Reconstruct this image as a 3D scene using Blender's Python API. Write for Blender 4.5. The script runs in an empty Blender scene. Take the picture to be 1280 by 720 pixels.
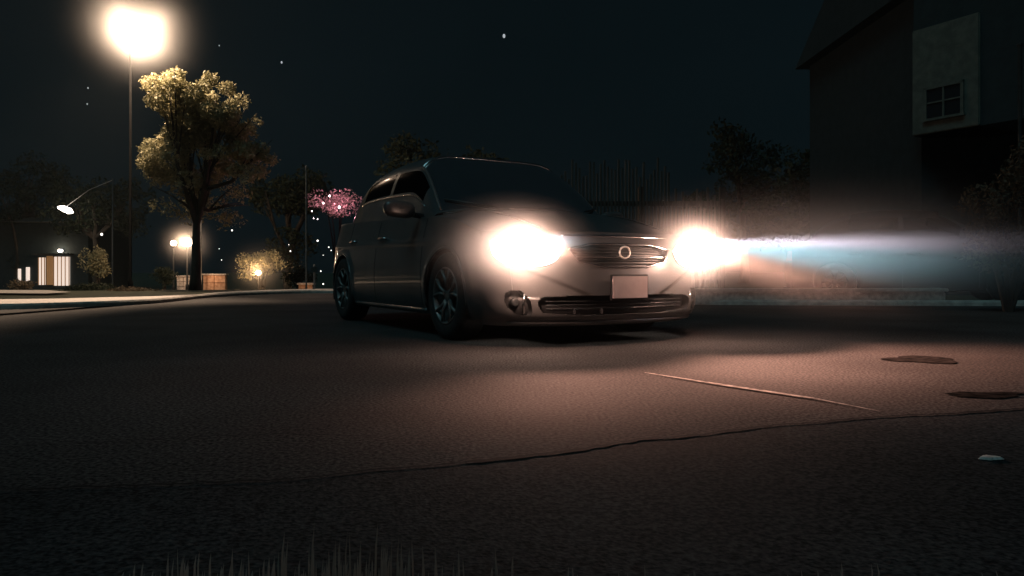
import bpy, bmesh, math, random
import numpy as np
from mathutils import Vector, Matrix
random.seed(7); np.random.seed(7)
rng = random.Random(11)
sc = bpy.context.scene
col = sc.collection
R = math.radians
LAMP_A, GLOW_MIST_H, GLOW_MIST_A, HAZE, NIGHT_FILL = 2000, 4.6, .21, .0004, .30
F, HY, CH = 900.0, 340.0, 0.5          # focal length in photo pixels, horizon row, camera height

def at(px, py, d):
    """a point seen at photo pixel px, py at depth d"""
    return Vector(((px-640)/F*d, d, CH+(HY-py)/F*d))

# ------------------------------------------------------------------ materials
def mat(name, color, rough=.6, metal=0., spec=.5, emit=None, estr=0., coat=0., alpha=None):
    m = bpy.data.materials.new(name); m.use_nodes = True
    b = m.node_tree.nodes['Principled BSDF']
    b.inputs['Base Color'].default_value = (*color, 1)
    b.inputs['Roughness'].default_value = rough
    b.inputs['Metallic'].default_value = metal
    b.inputs['Specular IOR Level'].default_value = spec
    b.inputs['Coat Weight'].default_value = coat
    if emit:
        b.inputs['Emission Color'].default_value = (*emit, 1)
        b.inputs['Emission Strength'].default_value = estr
    return m

def nmat(name, c1, c2, scale=5, rough=.7, metal=0., bump=0., bscale=None, detail=6, spec=.5, stretch=None, fac=(.35,.65), coat=0.):
    """a material whose colour varies between c1 and c2 with noise, with optional bump"""
    m = mat(name, c1, rough, metal, spec, coat=coat); nt = m.node_tree; N = nt.nodes; L = nt.links
    b = N['Principled BSDF']
    tc = N.new('ShaderNodeTexCoord'); mp = N.new('ShaderNodeMapping')
    L.new(tc.outputs['Object'], mp.inputs['Vector'])
    if stretch: mp.inputs['Scale'].default_value = stretch
    n = N.new('ShaderNodeTexNoise'); n.inputs['Scale'].default_value = scale; n.inputs['Detail'].default_value = detail
    L.new(mp.outputs[0], n.inputs['Vector'])
    r = N.new('ShaderNodeValToRGB')
    r.color_ramp.elements[0].position, r.color_ramp.elements[1].position = fac
    r.color_ramp.elements[0].color = (*c1, 1); r.color_ramp.elements[1].color = (*c2, 1)
    L.new(n.outputs[0], r.inputs[0]); L.new(r.outputs[0], b.inputs['Base Color'])
    if bump:
        n2 = N.new('ShaderNodeTexNoise'); n2.inputs['Scale'].default_value = bscale or scale*4; n2.inputs['Detail'].default_value = 8
        L.new(mp.outputs[0], n2.inputs['Vector'])
        bp = N.new('ShaderNodeBump'); bp.inputs['Strength'].default_value = bump; bp.inputs['Distance'].default_value = .02
        L.new(n2.outputs[0], bp.inputs['Height']); L.new(bp.outputs[0], b.inputs['Normal'])
    return m

def asphalt(name, dark, light, grain=78):
    m = mat(name, dark, .9, spec=.06); nt = m.node_tree; N = nt.nodes; L = nt.links; b = N['Principled BSDF']
    tc = N.new('ShaderNodeTexCoord')
    n1 = N.new('ShaderNodeTexNoise'); n1.inputs['Scale'].default_value = grain; n1.inputs['Detail'].default_value = 3
    n2 = N.new('ShaderNodeTexNoise'); n2.inputs['Scale'].default_value = .9; n2.inputs['Detail'].default_value = 5
    vo = N.new('ShaderNodeTexVoronoi'); vo.inputs['Scale'].default_value = grain*1.3
    for n in (n1, n2, vo): L.new(tc.outputs['Object'], n.inputs['Vector'])
    r1 = N.new('ShaderNodeValToRGB'); e = r1.color_ramp.elements
    e[0].position, e[1].position = .36, .68; e[0].color = (*dark, 1); e[1].color = (*light, 1)
    L.new(n1.outputs[0], r1.inputs[0])
    r2 = N.new('ShaderNodeValToRGB'); e = r2.color_ramp.elements
    e[0].position, e[1].position = .3, .7; e[0].color = (.62,.62,.62,1); e[1].color = (1.2,1.2,1.2,1)
    L.new(n2.outputs[0], r2.inputs[0])
    mx = N.new('ShaderNodeMix'); mx.data_type = 'RGBA'; mx.blend_type = 'MULTIPLY'; mx.inputs[0].default_value = 1
    L.new(r1.outputs[0], mx.inputs[6]); L.new(r2.outputs[0], mx.inputs[7]); L.new(mx.outputs[2], b.inputs['Base Color'])
    ad = N.new('ShaderNodeMath'); ad.operation = 'ADD'; L.new(n1.outputs[0], ad.inputs[0]); L.new(vo.outputs['Distance'], ad.inputs[1])
    bp = N.new('ShaderNodeBump'); bp.inputs['Strength'].default_value = .55; bp.inputs['Distance'].default_value = .003
    L.new(ad.outputs[0], bp.inputs['Height']); L.new(bp.outputs[0], b.inputs['Normal'])
    return m

M = {}
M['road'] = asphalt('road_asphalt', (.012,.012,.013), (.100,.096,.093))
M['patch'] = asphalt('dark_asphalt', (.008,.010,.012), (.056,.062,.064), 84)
M['concrete'] = nmat('concrete', (.34,.31,.28), (.58,.53,.48), 14, .85, bump=.5)
M['kerb'] = nmat('kerb_concrete', (.32,.29,.26), (.5,.46,.41), 9, .85, bump=.5)
M['soil'] = nmat('soil_grass', (.02,.03,.015), (.06,.06,.035), 3, .95, bump=.8)
M['tar'] = mat('crack_tar', (.006,.007,.008), .9, spec=.1)
M['stain'] = nmat('oil_stain', (.006,.006,.006), (.026,.024,.023), 20, 1.0, spec=0.)
M['chip'] = nmat('pale_chip', (.4,.33,.3), (.7,.6,.55), 60, .8)
M['whitepaint'] = nmat('worn_line_paint', (.10,.095,.09), (.55,.50,.46), 35, .95, spec=.02, fac=(.3,.6))
M['paint'] = nmat('car_paint', (.10,.10,.10), (.13,.13,.13), 3, .36, metal=.35, coat=.35, spec=.5)
M['black'] = mat('black_plastic', (.012,.013,.014), .55)
M['grilleblack'] = mat('grille_black', (.02,.024,.025), .45)
M['chrome'] = mat('chrome', (.7,.69,.68), .2, metal=1)
M['alloy'] = mat('alloy_rim', (.22,.20,.19), .45, metal=.6)
M['rubber'] = nmat('tyre_rubber', (.012,.012,.012), (.025,.024,.024), 40, .85)
M['plate'] = nmat('blank_plate', (.62,.5,.49), (.7,.58,.56), 12, .5)
M['cabin'] = mat('cabin_fabric', (.03,.03,.032), .85)
M['lamp_on'] = mat('headlight_glow', (.9,.9,.9), .3, emit=(1,.86,.74), estr=14)
M['lamp_off'] = mat('headlight_off', (.35,.35,.36), .15)
M['amber'] = mat('amber_marker', (.6,.25,.04), .3)
M['redlamp'] = mat('tail_lens', (.3,.01,.01), .25)
M['steel'] = nmat('galvanised_pole', (.16,.17,.17), (.26,.26,.26), 8, .55, metal=.4)
M['darksteel'] = nmat('dark_pole', (.02,.022,.022), (.04,.04,.04), 8, .6, metal=.3)
M['blackpole'] = mat('black_pole', (.008,.008,.008), .9, spec=.02)
M['bark'] = nmat('bark', (.025,.02,.016), (.055,.045,.034), 9, .95, bump=.8, stretch=(1,1,.25))
def leafmat(name, a, b):
    m = nmat(name, a, b, 2.2, .65, fac=(.3,.7), spec=.3)
    nt = m.node_tree; bs = nt.nodes['Principled BSDF']
    tr = nt.nodes.new('ShaderNodeBsdfTranslucent'); mx = nt.nodes.new('ShaderNodeMixShader'); mx.inputs[0].default_value = .3
    src = bs.inputs['Base Color'].links[0].from_socket
    nt.links.new(src, tr.inputs['Color']); nt.links.new(bs.outputs[0], mx.inputs[1]); nt.links.new(tr.outputs[0], mx.inputs[2])
    nt.links.new(mx.outputs[0], nt.nodes['Material Output'].inputs['Surface'])
    return m
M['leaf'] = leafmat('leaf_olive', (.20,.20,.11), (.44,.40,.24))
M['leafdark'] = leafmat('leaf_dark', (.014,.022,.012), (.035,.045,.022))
M['leafpink'] = leafmat('leaf_pink', (.35,.22,.24), (.6,.40,.43))
M['leafdry'] = leafmat('leaf_dry', (.1,.08,.05), (.22,.17,.11))
M['wallpale'] = nmat('pale_stucco', (.10,.11,.09), (.15,.16,.13), 6, .9, bump=.3)
M['walldark'] = nmat('dark_stucco', (.018,.030,.033), (.026,.040,.043), 4, .9, bump=.3)
M['siding'] = nmat('wood_slats', (.045,.038,.03), (.10,.085,.07), 5, .85, bump=.4, stretch=(3,3,.4))
M['brickwall'] = nmat('orange_block', (.35,.2,.12), (.55,.36,.24), 9, .85, bump=.6, bscale=25)
M['darkglass'] = mat('dark_window', (.02,.022,.025), .12)
M['litpanel'] = mat('lit_panel', (.8,.75,.7), .6, emit=(1,.8,.68), estr=.85)
M['litgap'] = mat('lit_panel_brown', (.4,.22,.1), .6, emit=(1,.5,.2), estr=.16)
M['leafbrown'] = leafmat('leaf_brown', (.045,.035,.022), (.10,.08,.05))
M['grassdry'] = leafmat('dry_grass', (.14,.135,.12), (.28,.27,.24))

def glass(name, tint, ior=1.5):
    m = bpy.data.materials.new(name); m.use_nodes = True; nt = m.node_tree; N = nt.nodes
    N.remove(N['Principled BSDF'])
    t = N.new('ShaderNodeBsdfTransparent'); t.inputs[0].default_value = (*tint, 1)
    g = N.new('ShaderNodeBsdfGlossy'); g.inputs['Roughness'].default_value = .04; g.inputs[0].default_value = (.9,.9,.9,1) if ior > 1.3 else (.04,.04,.04,1)
    f = N.new('ShaderNodeFresnel'); f.inputs[0].default_value = ior
    mx = N.new('ShaderNodeMixShader'); nt.links.new(f.outputs[0], mx.inputs[0]); nt.links.new(t.outputs[0], mx.inputs[1]); nt.links.new(g.outputs[0], mx.inputs[2])
    nt.links.new(mx.outputs[0], N['Material Output'].inputs['Surface'])
    return m
M['glass'] = glass('car_glass', (.3,.33,.33)); M['sideglass'] = glass('side_glass', (.07,.08,.08), 1.18)
def emis(name, c, s):
    m = mat(name, (.8,.8,.8), .4, emit=c, estr=s); return m

# ------------------------------------------------------------------ object helpers
def link(o, parent=None):
    col.objects.link(o)
    if parent is not None: o.parent = parent
    return o
def meshobj(name, verts, faces, material, parent=None, smooth=False):
    me = bpy.data.meshes.new(name); me.from_pydata([tuple(v) for v in verts], [], faces); me.update()
    if smooth: me.polygons.foreach_set('use_smooth', [True]*len(me.polygons))
    if material is not None: me.materials.append(material)
    return link(bpy.data.objects.new(name, me), parent)
def tag(o, label=None, cat=None, group=None, kind=None):
    if label: o['label'] = label
    if cat: o['category'] = cat
    if group: o['group'] = group
    if kind: o['kind'] = kind
    return o
def empty(name, loc, rz=0, **k):
    o = bpy.data.objects.new(name, None); o.empty_display_size = .2
    o.location = loc; o.rotation_euler[2] = rz; col.objects.link(o); tag(o, **k); return o

class MB:
    def __init__(s): s.v = []; s.f = []
    def add(s, v, f):
        n = len(s.v); s.v += [tuple(p) for p in v]; s.f += [tuple(i+n for i in q) for q in f]; return s
    def box(s, c, d, rz=0, bev=0):
        cx, cy, cz = c; x, y, z = [q/2 for q in d]; ca, sa = math.cos(rz), math.sin(rz)
        if bev:
            bm = bmesh.new(); bmesh.ops.create_cube(bm, size=1)
            for v in bm.verts: v.co = Vector((v.co.x*2*x, v.co.y*2*y, v.co.z*2*z))
            bmesh.ops.bevel(bm, geom=bm.edges[:], offset=bev, segments=2, affect='EDGES')
            P = [(cx+v.co.x*ca-v.co.y*sa, cy+v.co.x*sa+v.co.y*ca, cz+v.co.z) for v in bm.verts]
            bm.verts.index_update(); Q = [tuple(v.index for v in f.verts) for f in bm.faces]; bm.free()
            return s.add(P, Q)
        P = [(cx+i*x*ca-j*y*sa, cy+i*x*sa+j*y*ca, cz+k*z) for i in (-1,1) for j in (-1,1) for k in (-1,1)]
        return s.add(P, [(0,1,3,2),(4,6,7,5),(0,4,5,1),(2,3,7,6),(0,2,6,4),(1,5,7,3)])
    def tube(s, pts, r, n=8, closed=False, cap=True):
        pts = [Vector(p) for p in pts]; m = len(pts); rr = r if hasattr(r, '__len__') else [r]*m
        V = []; 
        for i, p in enumerate(pts):
            if closed: t = pts[(i+1) % m]-pts[i-1]
            else: t = pts[min(i+1, m-1)]-pts[max(i-1, 0)]
            t = t.normalized() if t.length > 1e-9 else Vector((0,0,1))
            a = Vector((0,0,1)) if abs(t.z) < .9 else Vector((1,0,0))
            u = t.cross(a).normalized(); w = t.cross(u)
            for k in range(n):
                q = 2*math.pi*k/n; V.append(p+(u*math.cos(q)+w*math.sin(q))*rr[i])
        Fc = []
        for i in range(m if closed else m-1):
            for k in range(n):
                a, b = i*n+k, i*n+(k+1) % n; j = ((i+1) % m)*n
                Fc.append((a, b, j+(k+1) % n, j+k))
        if cap and not closed:
            Fc.append(tuple(range(n-1, -1, -1))); Fc.append(tuple((m-1)*n+k for k in range(n)))
        return s.add(V, Fc)
    def lathe(s, prof, c, axis='z', n=32):
        V = []; m = len(prof)
        for k in range(n):
            q = 2*math.pi*k/n
            for (r, h) in prof:
                if axis == 'z': V.append((c[0]+r*math.cos(q), c[1]+r*math.sin(q), c[2]+h))
                elif axis == 'x': V.append((c[0]+h, c[1]+r*math.cos(q), c[2]+r*math.sin(q)))
                else: V.append((c[0]+r*math.cos(q), c[1]+h, c[2]+r*math.sin(q)))
        Fc = [(k*m+i, ((k+1) % n)*m+i, ((k+1) % n)*m+i+1, k*m+i+1) for k in range(n) for i in range(m-1)]
        return s.add(V, Fc)
    def build(s, name, material, parent=None, smooth=False):
        return meshobj(name, s.v, s.f, material, parent, smooth)

def point_light(name, loc, color, power, radius=.05, parent=None):
    l = bpy.data.lights.new(name, 'POINT'); l.color = color; l.energy = power; l.shadow_soft_size = radius
    o = bpy.data.objects.new(name, l); o.location = loc; return link(o, parent)

def interp(x, xs, ys):
    """smooth monotone-ish interpolation"""
    if x <= xs[0]: return ys[0]
    for i in range(len(xs)-1):
        if x <= xs[i+1]:
            h = xs[i+1]-xs[i]; t = (x-xs[i])/h
            def sl(j):
                if j == 0: return (ys[1]-ys[0])/(xs[1]-xs[0])
                if j == len(xs)-1: return (ys[-1]-ys[-2])/(xs[-1]-xs[-2])
                return (ys[j+1]-ys[j-1])/(xs[j+1]-xs[j-1])
            m0, m1 = sl(i)*h, sl(i+1)*h
            return (2*t**3-3*t*t+1)*ys[i]+(t**3-2*t*t+t)*m0+(-2*t**3+3*t*t)*ys[i+1]+(t**3-t*t)*m1
    return ys[-1]
def inpoly(x, y, P):
    c = False; j = len(P)-1
    for i in range(len(P)):
        if (P[i][1] > y) != (P[j][1] > y) and x < (P[j][0]-P[i][0])*(y-P[i][1])/(P[j][1]-P[i][1])+P[i][0]: c = not c
        j = i
    return c
def dens(P, step=.02):
    out = []
    for i in range(len(P)):
        a, b = P[i], P[(i+1) % len(P)]; n = max(1, int(math.dist(a, b)/step))
        out += [(a[0]+(b[0]-a[0])*k/n, a[1]+(b[1]-a[1])*k/n) for k in range(n)]
    return out
def roundpoly(P, it=2):
    for _ in range(it):
        Q = []
        for i in range(len(P)):
            a, b = P[i], P[(i+1) % len(P)]; t = .22
            Q += [(a[0]+(b[0]-a[0])*t, a[1]+(b[1]-a[1])*t), (a[0]+(b[0]-a[0])*(1-t), a[1]+(b[1]-a[1])*(1-t))]
        P = Q
    return P

# ================================================================== THE CAR
LEN, W, NOSE = 4.32, .94, .5
Y0 = LEN/2
def off(z):  return interp(z, [.14,.2,.3,.5,.66,.78,.9,1.0], [.085,.04,.012,0,.012,.03,.06,.085])
def belt(y): return interp(y, [.45,.8,1.25,2.2,3.2,3.9,4.32], [.775,.86,.93,.965,1.0,1.02,1.0])
def halfw(y): return W-interp(y, [0,.5,1.4,3.0,3.8,4.32], [.02,.012,0,0,.02,.06])
def planY(x):
    a = min(1, abs(x)/W); n = 2.7
    return .36*(1-(1-a**n)**(1/n))+.10*a*a
def leanY(z): return interp(z, [.14,.19,.26,.34,.5,.62,.72,.78], [.07,.015,0,.008,.03,.05,.085,.14])
def crease(x, z):
    """the bumper's diagonal facet under each headlight"""
    d = (z-.34)-(abs(x)-.3)*.42
    a = 1/(1+math.exp(d/.006)) if z > .33 and abs(x) < .8 else 0
    return .026*a*min(1, max(0, (abs(x)-.22)/.1))
def fas(x, z, out=0.):
    """point of the front fascia at lateral x and height z, pushed forward by out"""
    s = W-off(z)
    xx = x/W*s
    return Vector((xx, planY(x)+leanY(z)+crease(x, z)-out-Y0, z))
def ZT(x): return .775-.0*abs(x)
BEN = None
grille = roundpoly([(-.47,.69),(.47,.69),(.35,.535),(-.35,.535)], 1)
intake = roundpoly([(-.63,.345),(.63,.345),(.68,.295),(.64,.212),(-.64,.212),(-.68,.295)], 1)
def fogp(s): 
    P = roundpoly([(.72,.375),(.84,.385),(.86,.29),(.80,.212),(.705,.215)], 1); return [(s*x, z) for x, z in P]
def lampp(s):
    P = roundpoly([(.49,.65),(.60,.72),(.85,.745),(.905,.71),(.895,.60),(.82,.535),(.62,.53),(.52,.575)], 2); return [(s*x, z) for x, z in P]
holes = [grille, intake, fogp(1), fogp(-1), lampp(1), lampp(-1)]

def cut_grid(fn, xs, zs, holes):
    V = []; Fc = []; nx, nz = len(xs), len(zs)
    for x in xs:
        for z in zs: V.append(fn(x, z))
    for i in range(nx-1):
        for j in range(nz-1):
            cx, cz = (xs[i]+xs[i+1])/2, (zs[j]+zs[j+1])/2
            if any(inpoly(cx, cz, h) for h in holes): continue
            Fc.append((i*nz+j, (i+1)*nz+j, (i+1)*nz+j+1, i*nz+j+1))
    return V, Fc
def patch(P, out, step=.012, fn=fas):
    """solid fill of polygon P on the fascia at offset out"""
    xs = [p[0] for p in P]; zs = [p[1] for p in P]
    nx = max(2, int((max(xs)-min(xs))/step)); nz = max(2, int((max(zs)-min(zs))/step))
    X = [min(xs)+(max(xs)-min(xs))*i/nx for i in range(nx+1)]; Z = [min(zs)+(max(zs)-min(zs))*i/nz for i in range(nz+1)]
    V = []; Fc = []; idx = {}
    o = out if callable(out) else (lambda x, z: out)
    for i in range(nx):
        for j in range(nz):
            cx, cz = (X[i]+X[i+1])/2, (Z[j]+Z[j+1])/2
            if not inpoly(cx, cz, P): continue
            q = []
            for (a, b) in ((i,j),(i+1,j),(i+1,j+1),(i,j+1)):
                if (a, b) not in idx:
                    idx[(a, b)] = len(V); V.append(fn(X[a], Z[b], o(X[a], Z[b])))
                q.append(idx[(a, b)])
            Fc.append(tuple(q))
    return V, Fc
def wall(P, o1, o2):
    P = dens(P); n = len(P)
    V = [fas(x, z, o1) for x, z in P]+[fas(x, z, o2) for x, z in P]
    return V, [(i, (i+1) % n, n+(i+1) % n, n+i) for i in range(n)]
def rim(P, r, out=0.): return MB().tube([fas(x, z, out) for x, z in dens(P, .015)], r, 6, closed=True)

ARCH_R, FWY, RWY, WZ, WR = .355, .98, 3.52, .325, .325
def side_surface(s):
    ys = [.45+(LEN-.12-.45)*i/330 for i in range(331)]
    V = []; Fc = []; nz = 44
    for y in ys:
        b = belt(y)
        for j in range(nz+1):
            z = .17+(b-.17)*j/nz
            x = halfw(y)-off(min(z*1.0, 1.0))
            # shoulder line and sill crease
            x += .010*math.exp(-((z-(.72+.05*(y/4)))/.02)**2)*min(1, max(0, (y-.9)/.5))
            for wy in (FWY, RWY):       # arch flare
                d = math.hypot(y-wy, z-WZ); x += .012*math.exp(-((d-ARCH_R-.02)/.03)**2)
            if y > 3.7: x -= .10*((y-3.7)/.55)**2.5
            V.append((s*x, y-Y0, z))
    for i in range(330):
        for j in range(nz):
            k = i*(nz+1)+j
            cy = (ys[i]+ys[i+1])/2; cz = (V[k][2]+V[k+1][2])/2
            if math.hypot(cy-FWY, cz-WZ) < ARCH_R or math.hypot(cy-RWY, cz-WZ) < ARCH_R: continue
            q = (k, k+nz+1, k+nz+2, k+1); Fc.append(q if s > 0 else q[::-1])
    return V, Fc
def hood_pt(a, t):
    """a in -1..1 across, t 0 (front) .. 1 (cowl)"""
    xf = a*(W-off(.775)); yf = planY(a*W)+leanY(.775)
    yc = 1.22+.06*0-(-.16)*a*a*0 + (-.0)
    yc = 1.30-.22*(1-abs(a)**2)*0-.20*0
    yc = 1.12+.22*a*a
    y = yf+(yc-yf)*t
    zs = belt(y)-.0
    b = halfw(y)-off(zs); xb = a*b
    x = xf+(xb-xf)*min(1, t*2.5) if t < .4 else xb
    zc = .775+(1.0-.775)*(1-(1-t)**1.75)              # centre line
    ze = belt(max(y, .45))
    w = abs(a)**3.2
    z = zc*(1-w)+ze*w+.0
    z += .012*math.exp(-((abs(a)-(.62+.12*t))/.035)**2)*min(1, t*5)-.006*math.exp(-((abs(a)-(.30+.1*t))/.05)**2)
    return Vector((x, y-Y0, z))
def grid(fn, us, vs, flip=False):
    V = [fn(u, v) for u in us for v in vs]; n = len(vs)
    Fc = [(i*n+j, (i+1)*n+j, (i+1)*n+j+1, i*n+j+1) for i in range(len(us)-1) for j in range(n-1)]
    if flip: Fc = [f[::-1] for f in Fc]
    return V, Fc
def lin(a, b, n): return [a+(b-a)*i/n for i in range(n+1)]

ROOF = ([1.10,1.30,1.62,1.95,2.3,2.75,3.15,3.5,3.75,3.95], [.985,1.14,1.36,1.52,1.56,1.565,1.53,1.43,1.27,1.05])
def cab_pt(psi, y):
    """greenhouse: psi 0 (belt, image right) .. pi"""
    c, s_ = math.cos(psi), math.sin(psi)
    b = min(belt(y), 1.0)-.006; zr = interp(y, *ROOF); h = max(.012, zr-b)
    wb = halfw(y)-off(b)-.015
    if y < 1.5: wb -= .02*(1.5-y)/.4
    if y > 3.2: wb -= .10*((y-3.2)/.7)**1.5
    up = h*abs(s_)**.30
    x = math.copysign(abs(c)**.32, c)*(wb-.31*up)
    yy = y+.30*abs(c)**1.6*min(1, max(0, (1.95-y)/.83))
    return Vector((x, yy-Y0, b+up))

def make_car(lit=True):
    root = empty('parked_car', (0,0,0))
    P = M['paint']
    # --- body shell: sides, hood, roof pillars, trunk, tail, arches and floor in one mesh
    b = MB()
    xs = [W*math.sin(R(q)) for q in np.linspace(-89.9, 89.9, 301)]
    zs = lin(.14, .775, 106)
    v, f = cut_grid(fas, xs, zs, holes)
    bump = MB().add(v, f)
    for s in (-1, 1): b.add(*side_surface(s))
    b.add(*grid(lambda a, t: hood_pt(a, t), lin(-1,1,80), lin(0,1,60)))
    # deck and tail
    def deck(a, t):
        y = 3.78+(4.27-3.78)*t; e = belt(y); x = a*(halfw(y)-off(e)-(.10*((y-3.7)/.55)**2.5 if y > 3.7 else 0))
        return Vector((x, y-Y0, e+.03*(1-abs(a)**3)*(1-t*.2)))
    b.add(*grid(deck, lin(-1,1,24), lin(0,1,10)))
    def tail(a, t):
        e = belt(4.27); z = .2+(e-.2)*t
        hw = halfw(4.25)-off(z)-.10
        y = 4.29+.05*math.sin(t*math.pi)-.16*abs(a)**3
        return Vector((a*(hw+.02), y-Y0, z))
    b.add(*grid(tail, lin(-1,1,24), lin(0,1,14)))
    # window openings on the greenhouse are left out of the shell
    PS, PT = R(30), R(150)
    yl, yh = 1.10, 3.95
    def region(psi, y):
        p = psi if psi < math.pi/2 else math.pi-psi
        if R(29) < p and 1.12 < y < 1.93: return 'windshield'
        if R(29) < p and 3.26 < y < 3.88: return 'rear_window'
        if R(3) < p < R(22):
            top = 1
            if 1.52 < y < 2.46: return 'front_side_window'
            if 2.54 < y < 3.30: return 'rear_side_window'
        return 'body'
    psis = [R(q) for q in lin(0, 180, 180)]; ysv = lin(yl, yh, 152)
    V = [cab_pt(p, y) for p in psis for y in ysv]; n = len(ysv)
    reg = {}
    for i in range(180):
        for j in range(n-1):
            r = region((psis[i]+psis[i+1])/2, (ysv[j]+ysv[j+1])/2)
            if 'side' in r: r += 'L' if i > 90 else 'R'
            reg.setdefault(r, []).append((i*n+j, (i+1)*n+j, (i+1)*n+j+1, i*n+j+1))
    def sub(faces):
        idx = {}; vv = []; ff = []
        for q in faces:
            o = []
            for k in q:
                if k not in idx: idx[k] = len(vv); vv.append(V[k])
                o.append(idx[k])
            ff.append(tuple(o))
        return vv, ff
    b.add(*sub(reg['body']))
    # wheel arch liners and floor pan
    body = b.build('body', P, root, True)
    ln = MB()
    for wy in (FWY, RWY):
        for s in (-1, 1):
            pr = []
            for k in range(25):
                q = R(-20+220*k/24); pr.append((ARCH_R*math.cos(q), ARCH_R*math.sin(q)))
            vv = [(s*(W-.012), wy+c-Y0, WZ+z) for c, z in pr]+[(s*.55, wy+c-Y0, WZ+z) for c, z in pr]
            ln.add(vv, [(k, k+1, 26+k, 25+k) for k in range(24)])
            vv = [(s*.55, wy+c-Y0, WZ+z) for c, z in pr]; ln.add(vv, [tuple(range(25))])
    ln.box((0, -Y0+2.3, .2), (1.05, 4.1, .05)); ln.box((0, -Y0+2.32, .2), (1.68, 1.9, .05))
    ln.build('underbody', M['black'], root)
    bo = bump.build('front_bumper', P, root, True)
    lip = MB().tube([fas(x, .165, .004) for x in lin(-.86, .86, 60)], .013, 8); lip.build('bumper_lip', P, bo, True)
    # grille: recessed mesh, slats, surround, emblem
    g = MB(); g.add(*patch(grille, -.045)); g.add(*wall(grille, 0, -.045))
    go = g.build('grille', M['grilleblack'], root, True)
    for z in (.668, .648, .628, .580, .560):
        w = .35+(z-.535)*.77-.03
        MB().tube([fas(x, z, -.028) for x in lin(-w, w, 24)], .0045, 6).build('slat', M['grilleblack'], go, True)
    MB().tube([fas(x, .603, -.006) for x in lin(-.395, .395, 30)], .007, 8).build('chrome_bar', M['chrome'], go, True)
    rim(grille, .007, .003).build('surround', M['chrome'], go, True)
    MB().tube([fas(x, .745, .004) for x in lin(-.47, .47, 30)], .006, 8).build('hood_trim', M['chrome'], root, True)
    c = fas(0, .635, .008)
    em = MB().tube([c+Vector((.045*math.cos(q), 0, .040*math.sin(q))) for q in lin(0, 2*math.pi*35/36, 35)], .0065, 8, closed=True)
    em.build('emblem', mat('emblem_metal', (.8,.76,.72), .55, metal=.5), root, True)
    # lower intake
    g = MB(); g.add(*patch(intake, -.07)); g.add(*wall(intake, 0, -.07))
    io = g.build('lower_intake', M['black'], root, True)
    for z in (.255, .28, .305):
        MB().tube([fas(x, z, -.05) for x in lin(-.6, .6, 24)], .004, 6).build('slat', M['grilleblack'], io, True)
    for x in (-.43, -.22):
        MB().box(fas(x, .238, -.02), (.022, .02, .035), bev=.004).build('bracket', M['chrome'], io)
    # number plate
    pl = MB(); c = fas(0, .397, .02); pl.box(c, (.325, .012, .172), bev=.004); po = pl.build('plate_frame', M['black'], root)
    MB().box(c+Vector((0,-.009,.0)), (.302, .006, .150), bev=.002).build('number_plate', M['plate'], po)
    for s in (-1, 1):
        # fog lamps
        fp = fogp(s); g = MB(); g.add(*patch(fp, -.05)); g.add(*wall(fp, 0, -.05)); fo = g.build('fog_recess', M['black'], root, True)
        cc = fas(s*.785, .30, -.03)
        MB().lathe([(0,.0),(.02,-.004),(.028,.0),(.032,.012),(.032,.03)], (cc.x, cc.y, cc.z), 'y', 24).build('fog_lamp', M['grilleblack'], fo, True)
        MB().tube([fas(s*.73, .36, .0), fas(s*.745, .30, -.02), fas(s*.76, .225, 0)], .008, 6).build('fin', M['chrome'], fo, True)
        # headlights
        lp = lampp(s); xs_, zs_ = [p[0] for p in lp], [p[1] for p in lp]
        cx, cz = sum(xs_)/len(lp), sum(zs_)/len(lp)
        def bulge(x, z): return .006+.018*max(0, 1-((x-cx)/.19)**2-((z-cz)/.1)**2)
        L_ = MB().add(*patch(lp, bulge, .008)); L_.add(*wall(lp, -.01, .006))
        lo = L_.build('headlight', M['lamp_on'] if lit else M['lamp_off'], root, True)
        rim(lp, .006, .004).build('bezel', M['black'], lo, True)
        if s < 0:
            MB().tube([fas(-.76, .672, .035), fas(-.76, .642, .035)], .009, 8).build('dark_mark', M['black'], lo, True)  # added part standing in for a small dark mark in the glare
        # mirrors
        mv = MB(); c = Vector((s*1.06, 1.56-Y0, 1.0))
        bm = bmesh.new(); bmesh.ops.create_uvsphere(bm, u_segments=24, v_segments=16, radius=1)
        for v in bm.verts:
            q = v.co; q = Vector([math.copysign(abs(t)**.7, t) for t in q])
            v.co = Vector((q.x*.13, q.y*.055+abs(q.x)*.0, q.z*.068+.01*q.x*s))
        bm.verts.index_update(); vv = [c+v.co for v in bm.verts]; ff = [tuple(v.index for v in f_.verts) for f_ in bm.faces]; bm.free()
        mo = mv.add(vv, ff).build('side_mirror', P, root, True)
        MB().tube([(s*.80, 1.60-Y0, .95), (s*1.0, 1.58-Y0, .97)], .022, 8).build('bracket', M['black'], mo, True)
        MB().box((c.x, c.y+.052, c.z), (.17, .006, .10), bev=.002).build('mirror_glass', M['darkglass'], mo)
        # doors seams, handles, sill trim
        for k, (ya, yb) in enumerate(((1.42, 2.5), (2.5, 3.36))):
            seam = MB()
            def sp(y, z, o=.002): return (s*(halfw(y)-off(z)+o), y-Y0, z)
            seam.tube([sp(ya, z, -.001) for z in lin(.24, belt(ya)-.01, 14)], .0035, 5)
            seam.build('door_seam', M['black'], root)
            if k: MB().tube([sp(yb, z, -.001) for z in lin(.58, belt(yb)-.01, 14)], .0035, 5).build('door_seam', M['black'], root)
            hy = yb-.16
            MB().tube([sp(hy-.09, .80, .004), sp(hy-.06, .80, .03), sp(hy+.06, .80, .03), sp(hy+.09, .80, .004)], .012, 8).build('door_handle', M['chrome'], root, True)
        MB().tube([(s*(halfw(y)-off(.2)+.004), y-Y0, .2) for y in lin(1.36, 3.14, 30)], .016, 8).build('side_sill', P, root, True)
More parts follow.
